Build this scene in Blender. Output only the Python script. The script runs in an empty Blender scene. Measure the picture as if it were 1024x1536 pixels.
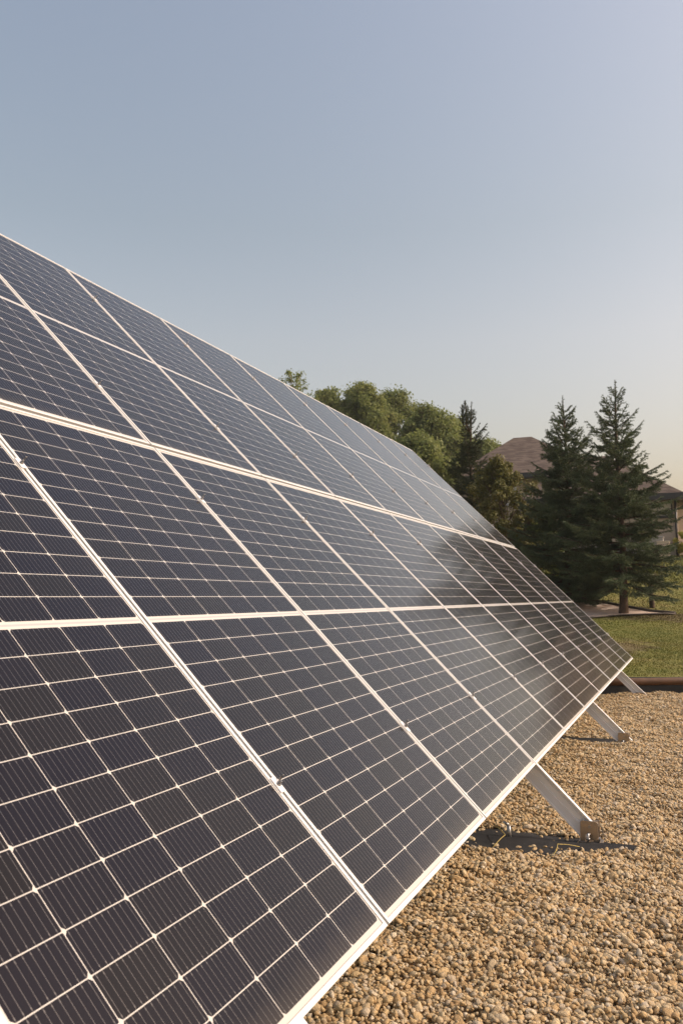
import bpy, bmesh, math, random
import numpy as np
from mathutils import Vector, Matrix, Quaternion

scene = bpy.context.scene
col = scene.collection
R = math.radians

# ------------------------------------------------------------------ camera
GZ = 0.43                                   # panel bottom edge above the gravel
cam_d = bpy.data.cameras.new('camera')
cam = bpy.data.objects.new('camera', cam_d)
col.objects.link(cam)
cr = Vector((0.92159161, 0.38816093, 0.0))
cd = Vector((-0.03973792, 0.0943478, -0.99474589))
cf = Vector((-0.38612149, 0.91674947, 0.10237485))
CAM = Vector((0.77867, -2.17800, 0.87804 + GZ))
m = Matrix((cr, -cd, -cf)).transposed().to_4x4()
m.translation = CAM
cam.matrix_world = m
cam_d.sensor_fit = 'VERTICAL'
cam_d.sensor_height = 36.0
cam_d.lens = 1232.289 / 1536 * 36
cam_d.dof.use_dof = True
cam_d.dof.focus_distance = 4.0
cam_d.dof.aperture_fstop = 7.1
cam_d.clip_start = 0.05
cam_d.clip_end = 3000
scene.camera = cam

# ------------------------------------------------------------------ light
SUN_EL, SUN_AZ = 37.0, 18.0                  # azimuth counted from +X towards +Y
sd = Vector((math.cos(R(SUN_EL)) * math.cos(R(SUN_AZ)),
             math.cos(R(SUN_EL)) * math.sin(R(SUN_AZ)), math.sin(R(SUN_EL))))
w = bpy.data.worlds.new('World')
scene.world = w
w.use_nodes = True
wn = w.node_tree
wn.nodes.clear()
sky = wn.nodes.new('ShaderNodeTexSky')
sky.sky_type = 'NISHITA'
sky.sun_disc = False
sky.sun_elevation = R(SUN_EL)
sky.sun_rotation = R(90 - SUN_AZ)
sky.altitude = 0
sky.air_density = 1.8
sky.dust_density = 5.0
sky.ozone_density = 0.3
bg = wn.nodes.new('ShaderNodeBackground')
bg.inputs[1].default_value = 0.15
wo = wn.nodes.new('ShaderNodeOutputWorld')
smoke = wn.nodes.new('ShaderNodeMix')                 # smoky air: a slightly redder sky than the clean-air model
smoke.data_type = 'RGBA'; smoke.blend_type = 'MULTIPLY'
smoke.inputs[0].default_value = 1.0
smoke.inputs[7].default_value = (1.24, 1.08, 1.06, 1)
wn.links.new(sky.outputs[0], smoke.inputs[6])
# the smoke lies low: paler near the horizon, bluer air above
wtc = wn.nodes.new('ShaderNodeTexCoord')
wsep = wn.nodes.new('ShaderNodeSeparateXYZ')
wn.links.new(wtc.outputs['Generated'], wsep.inputs[0])
lay = wn.nodes.new('ShaderNodeValToRGB')
for e_, (p_, c_) in zip([lay.color_ramp.elements[0], lay.color_ramp.elements[1], lay.color_ramp.elements.new(0.30), lay.color_ramp.elements.new(0.42)],
                        [(0.15, (0.94, 0.955, 1.03)), (0.58, (0.835, 0.845, 0.80)), (0.30, (0.98, 0.965, 0.975)), (0.42, (0.895, 0.905, 0.885))]):
    e_.position = p_; e_.color = (*c_, 1)
lay2 = wn.nodes.new('ShaderNodeMix'); lay2.data_type = 'RGBA'; lay2.blend_type = 'MULTIPLY'; lay2.inputs[0].default_value = 1.0
wn.links.new(wsep.outputs[2], lay.inputs[0])
wn.links.new(smoke.outputs[2], lay2.inputs[6]); wn.links.new(lay.outputs[0], lay2.inputs[7])
wn.links.new(lay2.outputs[2], bg.inputs[0])
wn.links.new(bg.outputs[0], wo.inputs[0])

sl = bpy.data.lights.new('sun', 'SUN')
sl.energy = 2.9
sl.angle = R(0.6)
sl.color = (1.0, 0.925, 0.83)
so = bpy.data.objects.new('sun', sl)
col.objects.link(so)
so.rotation_euler = sd.to_track_quat('Z', 'Y').to_euler()
so.location = (20, 3, 20)

scene.view_settings.view_transform = 'Standard'
scene.view_settings.look = 'None'
scene.view_settings.exposure = 0.18
scene.view_settings.gamma = 1.0

# ------------------------------------------------------------------ helpers
def tag(o, label=None, cat=None, group=None, kind=None):
    if label: o['label'] = label
    if cat: o['category'] = cat
    if group: o['group'] = group
    if kind: o['kind'] = kind
    return o

def empty(name, loc=(0, 0, 0), rot=None):
    o = bpy.data.objects.new(name, None)
    o.empty_display_size = 0.2
    col.objects.link(o)
    o.location = loc
    if rot is not None: o.rotation_euler = rot
    return o

def link(name, me, mat=None, parent=None, smooth=False):
    o = bpy.data.objects.new(name, me)
    col.objects.link(o)
    if mat is not None:
        for mm in (mat if isinstance(mat, (list, tuple)) else [mat]): me.materials.append(mm)
    if parent: o.parent = parent
    if smooth: me.polygons.foreach_set('use_smooth', np.ones(len(me.polygons), bool))
    return o

def arr_mesh(name, V, F, uv=None):
    """fast mesh from numpy arrays: V (n,3), F (m,k) all faces of k corners"""
    V = np.asarray(V, np.float32); F = np.asarray(F, np.int32)
    me = bpy.data.meshes.new(name)
    me.vertices.add(len(V)); me.vertices.foreach_set('co', V.ravel())
    k = F.shape[1]
    me.loops.add(F.size); me.loops.foreach_set('vertex_index', F.ravel())
    me.polygons.add(len(F))
    me.polygons.foreach_set('loop_start', np.arange(0, F.size, k, dtype=np.int32))
    me.update(calc_edges=True)
    return me

class MB:
    """collects boxes, tubes and prisms into one mesh"""
    def __init__(s): s.v = []; s.f = []; s.mi = []; s.sm = []
    def add(s, vs, fs, mi=0, sm=False):
        b = len(s.v); s.v += [tuple(v) for v in vs]
        for f in fs:
            s.f.append([b + i for i in f]); s.mi.append(mi); s.sm.append(sm)
    def box(s, a, b, mi=0):
        x0, y0, z0 = a; x1, y1, z1 = b
        s.add([(x0,y0,z0),(x1,y0,z0),(x1,y1,z0),(x0,y1,z0),(x0,y0,z1),(x1,y0,z1),(x1,y1,z1),(x0,y1,z1)],
              [(0,3,2,1),(4,5,6,7),(0,1,5,4),(1,2,6,5),(2,3,7,6),(3,0,4,7)], mi)
    def tube(s, pts, rad, n=8, mi=0, cap=True):
        pts = [Vector(p) for p in pts]
        if not isinstance(rad, (list, tuple, np.ndarray)): rad = [rad] * len(pts)
        b = len(s.v); ref = Vector((0.13, 0.31, 0.94))
        for i, p in enumerate(pts):
            t = (pts[min(i + 1, len(pts) - 1)] - pts[max(i - 1, 0)]).normalized()
            if abs(t.dot(ref)) > 0.95: a = t.cross(Vector((1, 0.1, 0))).normalized()
            else: a = t.cross(ref).normalized()
            c = t.cross(a)
            for k in range(n):
                an = 2 * math.pi * k / n
                s.v.append(tuple(p + (a * math.cos(an) + c * math.sin(an)) * rad[i]))
        for i in range(len(pts) - 1):
            for k in range(n):
                k2 = (k + 1) % n
                s.f.append([b+i*n+k, b+i*n+k2, b+(i+1)*n+k2, b+(i+1)*n+k]); s.mi.append(mi); s.sm.append(True)
        if cap:
            s.f.append([b + k for k in range(n)][::-1]); s.mi.append(mi); s.sm.append(False)
            e = b + (len(pts) - 1) * n
            s.f.append([e + k for k in range(n)]); s.mi.append(mi); s.sm.append(False)
    def prism(s, poly, fn, a, b, mi=0):
        """poly: list of 2D points; fn(p, t) -> 3D; extrude from t=a to t=b"""
        n = len(poly)
        vs = [fn(p, a) for p in poly] + [fn(p, b) for p in poly]
        fs = [list(range(n))[::-1], [n + i for i in range(n)]] + [[i, (i+1) % n, n + (i+1) % n, n + i] for i in range(n)]
        s.add(vs, fs, mi)
    def build(s, name, mat, parent=None, bevel=0):
        me = bpy.data.meshes.new(name)
        me.from_pydata(s.v, [], s.f)
        me.polygons.foreach_set('material_index', np.array(s.mi, np.int32))
        me.polygons.foreach_set('use_smooth', np.array(s.sm, bool))
        bm = bmesh.new(); bm.from_mesh(me)
        bmesh.ops.recalc_face_normals(bm, faces=bm.faces)
        if bevel:
            bmesh.ops.bevel(bm, geom=[e for e in bm.edges if e.calc_face_angle(0) > 0.6], offset=bevel, segments=1, affect='EDGES')
        bm.to_mesh(me); bm.free()
        return link(name, me, mat, parent)

# ------------------------------------------------------------------ node helper
class NT:
    def __init__(s, name):
        s.m = bpy.data.materials.new(name); s.m.use_nodes = True
        s.t = s.m.node_tree; s.t.nodes.clear()
        s.out = s.t.nodes.new('ShaderNodeOutputMaterial')
    def n(s, typ, ins=None, **kw):
        nd = s.t.nodes.new(typ)
        for k, v in kw.items(): setattr(nd, k, v)
        for k, v in (ins or {}).items(): s.set(nd.inputs[k], v)
        return nd
    def set(s, sock, v):
        if isinstance(v, bpy.types.NodeSocket): s.t.links.new(v, sock)
        elif isinstance(v, bpy.types.Node): s.t.links.new(v.outputs[0], sock)
        else: sock.default_value = v
    def M(s, op, a, b=0.0, c=None, clamp=False):
        nd = s.t.nodes.new('ShaderNodeMath'); nd.operation = op; nd.use_clamp = clamp
        s.set(nd.inputs[0], a); s.set(nd.inputs[1], b)
        if c is not None: s.set(nd.inputs[2], c)
        return nd.outputs[0]
    def mix(s, f, a, b, blend='MIX'):
        nd = s.t.nodes.new('ShaderNodeMix'); nd.data_type = 'RGBA'; nd.blend_type = blend
        s.set(nd.inputs[0], f); s.set(nd.inputs[6], a); s.set(nd.inputs[7], b)
        return nd.outputs[2]
    def ramp(s, f, stops):
        nd = s.t.nodes.new('ShaderNodeValToRGB')
        while len(nd.color_ramp.elements) < len(stops): nd.color_ramp.elements.new(0.5)
        for e, (p, c) in zip(nd.color_ramp.elements, stops):
            e.position = p; e.color = (*c, 1) if len(c) == 3 else c
        s.set(nd.inputs[0], f)
        return nd.outputs[0]
    def noise(s, vec, scale, detail=3, rough=0.55):
        return s.n('ShaderNodeTexNoise', {'Vector': vec, 'Scale': scale, 'Detail': detail, 'Roughness': rough})
    def bsdf(s, **ins):
        b = s.t.nodes.new('ShaderNodeBsdfPrincipled')
        for k, v in ins.items():
            s.set(b.inputs[k.replace('_', ' ')], v)
        s.t.links.new(b.outputs[0], s.out.inputs[0])
        return b
    def bump(s, h, strength=0.3, dist=0.01):
        return s.n('ShaderNodeBump', {'Height': h, 'Strength': strength, 'Distance': dist}).outputs[0]
    @property
    def obj(s): return s.n('ShaderNodeTexCoord').outputs['Object']
    @property
    def pos(s): return s.n('ShaderNodeNewGeometry').outputs['Position']

def c4(r, g, b): return (r, g, b, 1)

def simple(name, c, rough=0.6, metal=0.0, var=0.15, scale=8, bump=0.0, spec=0.5):
    t = NT(name)
    nz = t.noise(t.obj, scale, 4)
    cc = t.mix(nz.outputs[0], c4(*[x * (1 - var) for x in c]), c4(*[min(1, x * (1 + var)) for x in c]))
    kw = dict(Base_Color=cc, Roughness=rough, Metallic=metal, Specular_IOR_Level=spec)
    if bump: kw['Normal'] = t.bump(nz.outputs[0], 0.6, bump)
    t.bsdf(**kw)
    return t.m

# ------------------------------------------------------------------ materials
# photovoltaic laminate, UV-free: object coordinates are metres on the panel
PW, PH, PITCH, ROWP = 1.142, 2.2875, 1.154, 2.3131
def laminate():
    t = NT('solar_laminate')
    sep = t.n('ShaderNodeSeparateXYZ', {0: t.obj})
    x, y = sep.outputs[0], sep.outputs[1]
    cw, ch = 0.1845, 0.0921
    x0 = (PW - 6 * cw) / 2
    mid = 0.024
    # fold the two halves onto each other
    yc = t.M('SUBTRACT', y, PH / 2)
    ya = t.M('SUBTRACT', t.M('ABSOLUTE', yc), mid / 2)
    xs = t.M('DIVIDE', t.M('SUBTRACT', x, x0), cw)
    ys = t.M('DIVIDE', ya, ch)
    ix, iy = t.M('FLOOR', xs), t.M('FLOOR', ys)
    fx = t.M('MULTIPLY', t.M('FRACT', xs), cw)
    fy = t.M('MULTIPLY', t.M('FRACT', ys), ch)
    dx = t.M('MINIMUM', fx, t.M('SUBTRACT', cw, fx))       # distance to cell boundary
    dy = t.M('MINIMUM', fy, t.M('SUBTRACT', ch, fy))
    inx = t.M('GREATER_THAN', dx, 0.00105)
    iny = t.M('GREATER_THAN', dy, 0.00115)
    # bevelled corners: deep ones on two corners of each half cell, shallow on the others
    parity = t.M('GREATER_THAN', t.M('FRACT', t.M('MULTIPLY', t.M('ADD', ix, iy), 0.5)), 0.25)
    upper = t.M('GREATER_THAN', fy, ch / 2)
    deep = t.M('ABSOLUTE', t.M('SUBTRACT', upper, parity))
    cut = t.M('ADD', t.M('MULTIPLY', deep, 0.0055), 0.0042)
    inc = t.M('GREATER_THAN', t.M('ADD', dx, dy), cut)
    rng = t.M('MULTIPLY', t.M('MULTIPLY', t.M('GREATER_THAN', xs, 0.0), t.M('LESS_THAN', xs, 6.0)),
              t.M('MULTIPLY', t.M('GREATER_THAN', ys, 0.0), t.M('LESS_THAN', ys, 12.0)))
    cell = t.M('MULTIPLY', t.M('MULTIPLY', inx, iny), t.M('MULTIPLY', inc, rng))
    # ten round wires per cell with solder dots near the ends
    bp = 0.01815
    bx = t.M('FRACT', t.M('DIVIDE', t.M('SUBTRACT', fx, (cw - 10 * bp) / 2), bp))
    bd = t.M('MULTIPLY', t.M('ABSOLUTE', t.M('SUBTRACT', bx, 0.5)), bp)
    dot = t.M('MULTIPLY', t.M('LESS_THAN', t.M('ABSOLUTE', t.M('SUBTRACT', dy, 0.0075)), 0.0022), 0.0007)
    wire = t.M('MULTIPLY', t.M('LESS_THAN', bd, t.M('ADD', dot, 0.00052)), cell)
    # fine print fingers: a very weak periodic tone
    rib = t.M('MULTIPLY', t.M('LESS_THAN', t.M('ABSOLUTE', t.M('SUBTRACT', t.M('ABSOLUTE', yc), 0.0)), 0.0035),
              t.M('MULTIPLY', t.M('GREATER_THAN', xs, 0.02), t.M('LESS_THAN', xs, 5.98)))
    info = t.n('ShaderNodeObjectInfo')
    comb = t.n('ShaderNodeCombineXYZ', {0: ix, 1: t.M('MULTIPLY', iy, t.M('SIGN', yc)), 2: t.M('MULTIPLY', info.outputs['Random'], 91.0)})
    wnz = t.n('ShaderNodeTexWhiteNoise', {'Vector': comb.outputs[0]}, noise_dimensions='3D')
    cellc = t.ramp(wnz.outputs[0], [(0.0, (0.0048, 0.0037, 0.0082)), (0.5, (0.0058, 0.0046, 0.0078)), (1.0, (0.0074, 0.0060, 0.0066))])
    dirt = t.noise(t.obj, 3.0, 5, 0.6)
    stm = t.n('ShaderNodeMapping', {'Vector': t.obj, 'Scale': (26, 1.6, 1)})
    streak = t.noise(stm.outputs[0], 1.0, 4, 0.6)
    # seam of sealant where the glass meets the frame lip
    ex = t.M('MINIMUM', t.M('SUBTRACT', x, 0.0125), t.M('SUBTRACT', PW - 0.0125, x))
    ey = t.M('MINIMUM', t.M('SUBTRACT', y, 0.0125), t.M('SUBTRACT', PH - 0.0125, y))
    seam = t.M('LESS_THAN', t.M('MINIMUM', ex, ey), 0.0016)
    sheet = t.mix(rib, c4(0.50, 0.475, 0.44), c4(0.36, 0.36, 0.36))
    sheet = t.mix(seam, sheet, c4(0.22, 0.21, 0.20))
    c = t.mix(cell, sheet, cellc)
    c = t.mix(wire, c, c4(0.135, 0.125, 0.118))
    dust = t.M('MULTIPLY', dirt.outputs[0], streak.outputs[0])
    c = t.mix(t.M('MULTIPLY', dust, 0.012), c, c4(0.45, 0.40, 0.33))
    # the lower edge, where rain leaves its dirt
    low = t.M('MULTIPLY', t.M('SUBTRACT', 1.0, t.M('DIVIDE', t.M('SUBTRACT', y, 0.012), t.M('ADD', 0.02, t.M('MULTIPLY', streak.outputs[0], 0.10)))), 0.10, clamp=True)
    c = t.mix(low, c, c4(0.30, 0.25, 0.19))
    t.bsdf(Base_Color=c, Roughness=t.M('ADD', t.M('MULTIPLY', wire, -0.15), 0.5), Metallic=t.M('MULTIPLY', wire, 0.75),
           Specular_IOR_Level=t.M('MULTIPLY', wire, 0.2), Coat_Weight=1.0, Coat_IOR=1.32,
           Coat_Roughness=t.M('ADD', t.M('MULTIPLY', dust, 0.14), 0.085),
           Sheen_Weight=t.M('MULTIPLY', dust, 0.24), Sheen_Roughness=0.35, Sheen_Tint=c4(0.85, 0.80, 0.76))
    return t.m

def aluminium(name, c=(0.80, 0.77, 0.73), rough=0.42, metal=0.75):
    t = NT(name)
    mp = t.n('ShaderNodeMapping', {'Vector': t.obj, 'Scale': (60, 2.0, 60)})
    nz = t.noise(mp.outputs[0], 3, 4)
    nb = t.noise(t.obj, 5, 3)
    cc = t.mix(t.M('MULTIPLY', nz.outputs[0], 0.5), c4(*c), c4(c[0] * .75, c[1] * .75, c[2] * .75))
    cc = t.mix(t.M('MULTIPLY', nb.outputs[0], 0.25), cc, c4(0.45, 0.40, 0.34))
    t.bsdf(Base_Color=cc, Metallic=metal, Roughness=t.M('ADD', t.M('MULTIPLY', nz.outputs[0], 0.15), rough - 0.07))
    return t.m

M_lam = laminate()
M_frame = aluminium('anodised_frame', (0.67, 0.67, 0.66), 0.45, 0.12)
M_beam = aluminium('mill_aluminium', (0.82, 0.81, 0.82), 0.48, 0.3)
M_galv = aluminium('galvanised_plate', (0.34, 0.27, 0.205), 0.38, 0.8)
M_bolt = simple('zinc_bolt', (0.30, 0.29, 0.28), 0.35, 0.9, 0.2, 60)

def stone_mat():
    t = NT('pebble_stone')
    info = t.n('ShaderNodeObjectInfo')
    r = info.outputs['Random']
    c = t.ramp(r, [(0.0, (0.32, 0.21, 0.10)), (0.22, (0.49, 0.335, 0.165)), (0.45, (0.56, 0.41, 0.215)),
                   (0.62, (0.45, 0.35, 0.22)), (0.78, (0.63, 0.50, 0.30)), (0.90, (0.42, 0.345, 0.25)), (1.0, (0.72, 0.62, 0.46))])
    nz = t.noise(t.obj, 2.2, 4, 0.6)
    c = t.mix(nz.outputs[0], t.mix(0.5, c, c4(0.20, 0.13, 0.07)), c)
    t.bsdf(Base_Color=c, Roughness=0.75, Specular_IOR_Level=0.3, Normal=t.bump(nz.outputs[0], 0.35, 0.3))
    return t.m

def gravel_base_mat():
    t = NT('gravel_base')
    vo = t.n('ShaderNodeTexVoronoi', {'Vector': t.pos, 'Scale': 52.0, 'Randomness': 1.0})
    sepc = t.n('ShaderNodeSeparateColor', {0: vo.outputs['Color']})
    c = t.ramp(sepc.outputs[0], [(0.0, (0.26, 0.17, 0.09)), (0.4, (0.44, 0.31, 0.17)), (0.7, (0.38, 0.30, 0.20)), (1.0, (0.56, 0.45, 0.30))])
    big = t.noise(t.pos, 1.3, 3)
    c = t.mix(t.M('MULTIPLY', big.outputs[0], 0.35), c, c4(0.30, 0.20, 0.11))
    h = t.M('SUBTRACT', 1.0, t.M('MULTIPLY', vo.outputs['Distance'], 1.3))
    t.bsdf(Base_Color=c, Roughness=0.85, Specular_IOR_Level=0.2, Normal=t.bump(h, 1.0, 0.012))
    return t.m

def lawn_mat(name, base=True):
    t = NT(name)
    p = t.pos
    n1 = t.noise(p, 0.45, 4, 0.6)
    n2 = t.noise(p, 2.6, 4, 0.65)
    n3 = t.noise(p, 30, 2, 0.6)
    c = t.ramp(n1.outputs[0], [(0.30, (0.135, 0.145, 0.028)), (0.5, (0.185, 0.175, 0.038)), (0.68, (0.25, 0.20, 0.062))])
    c2 = t.ramp(n2.outputs[0], [(0.35, (0.105, 0.125, 0.024)), (0.55, (0.18, 0.172, 0.038)), (0.72, (0.27, 0.21, 0.085))])
    c = t.mix(0.5, c, c2)
    c = t.mix(t.M('MULTIPLY', n3.outputs[0], 0.5), c, c4(0.045, 0.055, 0.014))
    # worn earth: a patch by the array corner and one past the bed
    for (px, py, rx, ry, k) in ((-0.30, 12.9, 0.50, 1.7, 0.65), (0.45, 19.5, 2.2, 1.3, 0.65)):
        sp = t.n('ShaderNodeSeparateXYZ', {0: p})
        ex = t.M('DIVIDE', t.M('SUBTRACT', sp.outputs[0], px), rx)
        ey = t.M('DIVIDE', t.M('SUBTRACT', sp.outputs[1], py), ry)
        d = t.M('SQRT', t.M('ADD', t.M('MULTIPLY', ex, ex), t.M('MULTIPLY', ey, ey)))
        d = t.M('ADD', d, t.M('MULTIPLY', t.M('SUBTRACT', n2.outputs[0], 0.5), 3.2))
        f = t.M('MULTIPLY', t.M('SUBTRACT', 1.0, d), 2.0, clamp=True)
        c = t.mix(t.M('MULTIPLY', f, k), c, c4(0.105, 0.066, 0.040))
    kw = {}
    if base: kw['Normal'] = t.bump(n3.outputs[0], 0.8, 0.03)
    t.bsdf(Base_Color=c, Roughness=0.8, Specular_IOR_Level=0.2, **kw)
    return t.m

def foliage_mat(name, stops, scale=1.2, transl=0.25, rough=0.6, spec=0.3):
    t = NT(name)
    nz = t.noise(t.obj, scale, 4, 0.65)
    n2 = t.noise(t.obj, scale * 14, 2, 0.6)
    f = t.M('ADD', t.M('MULTIPLY', nz.outputs[0], 0.65), t.M('MULTIPLY', n2.outputs[0], 0.35))
    c = t.ramp(f, stops)
    b = t.bsdf(Base_Color=c, Roughness=rough, Specular_IOR_Level=spec)
    if transl:
        tr = t.n('ShaderNodeBsdfTranslucent', {0: c})
        mx = t.n('ShaderNodeMixShader', {0: transl, 1: b.outputs[0], 2: tr.outputs[0]})
        t.t.links.new(mx.outputs[0], t.out.inputs[0])
    return t.m

M_peb = stone_mat()
M_gbase = gravel_base_mat()
M_lawn = lawn_mat('lawn_soil')
M_blade = lawn_mat('grass_blade', False)
M_spruce = foliage_mat('spruce_needles', [(0.30, (0.040, 0.060, 0.028)), (0.5, (0.095, 0.124, 0.060)), (0.70, (0.195, 0.220, 0.110))], 1.3, 0.0)
M_spruce2 = foliage_mat('old_spruce_needles', [(0.28, (0.085, 0.045, 0.025)), (0.42, (0.030, 0.042, 0.016)), (0.70, (0.080, 0.092, 0.036))], 0.9, 0.0)
M_leaf = foliage_mat('poplar_leaves', [(0.30, (0.105, 0.140, 0.040)), (0.5, (0.190, 0.220, 0.066)), (0.72, (0.290, 0.280, 0.095))], 0.45, 0.5)
M_leaf2 = foliage_mat('shrub_leaves', [(0.30, (0.060, 0.070, 0.016)), (0.5, (0.130, 0.125, 0.034)), (0.72, (0.200, 0.155, 0.065))], 0.8, 0.35)
M_leaf3 = foliage_mat('yellow_shrub_leaves', [(0.3, (0.20, 0.20, 0.02)), (0.7, (0.40, 0.36, 0.05))], 2.0, 0.2)
M_bark = simple('spruce_bark', (0.085, 0.058, 0.042), 0.9, 0, 0.45, 9, 0.02, 0.2)
M_bark2 = simple('poplar_bark', (0.22, 0.20, 0.16), 0.9, 0, 0.35, 5, 0.02, 0.2)
M_liner = simple('black_liner', (0.016, 0.016, 0.017), 0.55, 0, 0.35, 6, 0.02, 0.35)
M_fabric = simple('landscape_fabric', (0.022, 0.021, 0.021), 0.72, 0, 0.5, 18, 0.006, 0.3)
M_pipe = simple('brown_pipe', (0.095, 0.050, 0.028), 0.6, 0, 0.5, 7, 0.010, 0.3)
M_tie = simple('yellow_cord', (0.33, 0.24, 0.06), 0.6, 0, 0.1)
M_edge = simple('bed_edging', (0.075, 0.060, 0.050), 0.8, 0, 0.3, 6, 0.004)
M_bed = simple('bed_gravel', (0.46, 0.36, 0.30), 0.9, 0, 0.4, 28, 0.02, 0.2)
M_soffit = simple('dark_fascia', (0.040, 0.038, 0.040), 0.5, 0, 0.15)
M_wframe = simple('white_vinyl', (0.62, 0.60, 0.57), 0.4, 0, 0.05)
M_dframe = simple('dark_window_frame', (0.035, 0.030, 0.028), 0.5, 0, 0.1)
M_glasswin = simple('blinded_window_pane', (0.40, 0.37, 0.33), 0.12, 0, 0.12, 1.5, 0, 0.6)
M_conc = simple('concrete', (0.36, 0.33, 0.30), 0.9, 0, 0.2, 6, 0.004)

def siding(name, c):
    t = NT(name)
    sp = t.n('ShaderNodeSeparateXYZ', {0: t.pos})
    fr = t.M('FRACT', t.M('DIVIDE', sp.outputs[2], 0.18))
    nz = t.noise(t.pos, 3, 3)
    cc = t.mix(nz.outputs[0], c4(*[x * .9 for x in c]), c4(*[x * 1.08 for x in c]))
    t.bsdf(Base_Color=cc, Roughness=0.75, Specular_IOR_Level=0.25, Normal=t.bump(fr, 0.5, 0.012))
    return t.m
M_stucco = siding('beige_siding', (0.42, 0.335, 0.26))

def shingles():
    t = NT('brown_shingles')
    p = t.obj
    sp = t.n('ShaderNodeSeparateXYZ', {0: p})
    row = t.M('FLOOR', t.M('DIVIDE', sp.outputs[2], 0.075))
    xx = t.M('ADD', sp.outputs[0], t.M('MULTIPLY', row, 0.37))
    colx = t.M('FLOOR', t.M('DIVIDE', t.M('ADD', xx, sp.outputs[1]), 0.33))
    cb = t.n('ShaderNodeCombineXYZ', {0: colx, 1: row})
    wz = t.n('ShaderNodeTexWhiteNoise', {'Vector': cb.outputs[0]}, noise_dimensions='3D')
    nz = t.noise(p, 1.1, 3)
    c = t.ramp(wz.outputs[0], [(0.0, (0.070, 0.053, 0.042)), (0.5, (0.104, 0.080, 0.064)), (1.0, (0.148, 0.116, 0.093))])
    c = t.mix(t.M('MULTIPLY', nz.outputs[0], 0.3), c, c4(0.10, 0.06, 0.05))
    fr = t.M('FRACT', t.M('DIVIDE', sp.outputs[2], 0.075))
    t.bsdf(Base_Color=c, Roughness=0.9, Specular_IOR_Level=0.2, Normal=t.bump(t.M('SUBTRACT', 1.0, fr), 0.5, 0.01))
    return t.m
M_roof = shingles()

# ------------------------------------------------------------------ terrain
WD = Vector((0.9216, 0.3882, 0))            # run of the liner wall
WN = Vector((-0.3882, 0.9216, 0))           # away from the gravel
W0 = Vector((0.18, 8.95, 0))                # a point on its foot
TW = W0.dot(WN)
def t_of(x, y): return x * WN.x + y * WN.y
_tk = np.array([-1e4, TW + 0.02, TW + 0.10, TW + 4, 14.5, 19.0, 24.0, 31.0, 38.0, 60.0, 200, 3000])
_zk = np.array([-0.35, -0.35, 0.265, 0.44, 0.56, 0.86, 1.65, 2.95, 3.45, 3.6, 3.6, 3.6])
def lawn_z(x, y):
    t = np.asarray(t_of(x, y))
    z = np.interp(t, _tk, _zk)
    return z + np.where(t > TW + 0.3, 0.035 * np.sin(x * 0.9 + 1) * np.sin(y * 0.7), 0)
def grav_z(x, y):
    return 0.0135 * (np.asarray(y) - 2.57) + 0.012 * np.sin(np.asarray(x) * 2.1 + 0.6) * np.sin(np.asarray(y) * 1.7) - 0.015

def sheet(name, us, vs, fn, mat, smooth=True):
    U, Vv = np.meshgrid(us, vs)
    P = fn(U.ravel(), Vv.ravel())
    n, k = len(us), len(vs)
    idx = np.arange(n * k).reshape(k, n)
    F = np.stack([idx[:-1, :-1], idx[:-1, 1:], idx[1:, 1:], idx[1:, :-1]], -1).reshape(-1, 4)
    return link(name, arr_mesh(name, P, F), mat, smooth=smooth)

# lawn in wall coordinates (s along the wall, t across)
ts = np.r_[-1500, -300, -60, -20, TW - 0.5, TW + 0.02, TW + 0.06, TW + 0.10, np.arange(TW + 0.4, 40, 0.5), 45, 60, 90, 200, 600, 2500]
ss = np.r_[-2500, -600, -200, -90, -50, np.arange(-32, 32, 0.7), 50, 90, 200, 600, 2500]
def lawn_fn(s, t):
    x = WD.x * s + WN.x * t; y = WD.y * s + WN.y * t
    return np.c_[x, y, lawn_z(x, y)]
tag(sheet('lawn', ss, ts, lawn_fn, M_lawn), kind='structure')

# gravel sheet up to the liner wall
gt = np.r_[np.arange(-14, TW + 0.001, 0.25), TW]
gs = np.arange(-16, 16.01, 0.25)
def gr_fn(s, t):
    x = WD.x * s + WN.x * t; y = WD.y * s + WN.y * t
    return np.c_[x, y, grav_z(x, y)]
tag(sheet('gravel_ground', gs, gt, gr_fn, M_gbase), kind='structure')

rng = np.random.default_rng(7)
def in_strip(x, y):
    """the two dark strips left nearly free of pebbles"""
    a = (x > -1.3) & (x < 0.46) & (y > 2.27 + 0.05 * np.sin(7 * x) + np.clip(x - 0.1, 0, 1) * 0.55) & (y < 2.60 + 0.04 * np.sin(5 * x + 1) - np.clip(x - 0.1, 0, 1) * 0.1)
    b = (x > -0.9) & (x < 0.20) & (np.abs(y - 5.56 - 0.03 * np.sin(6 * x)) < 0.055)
    return a | b

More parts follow.
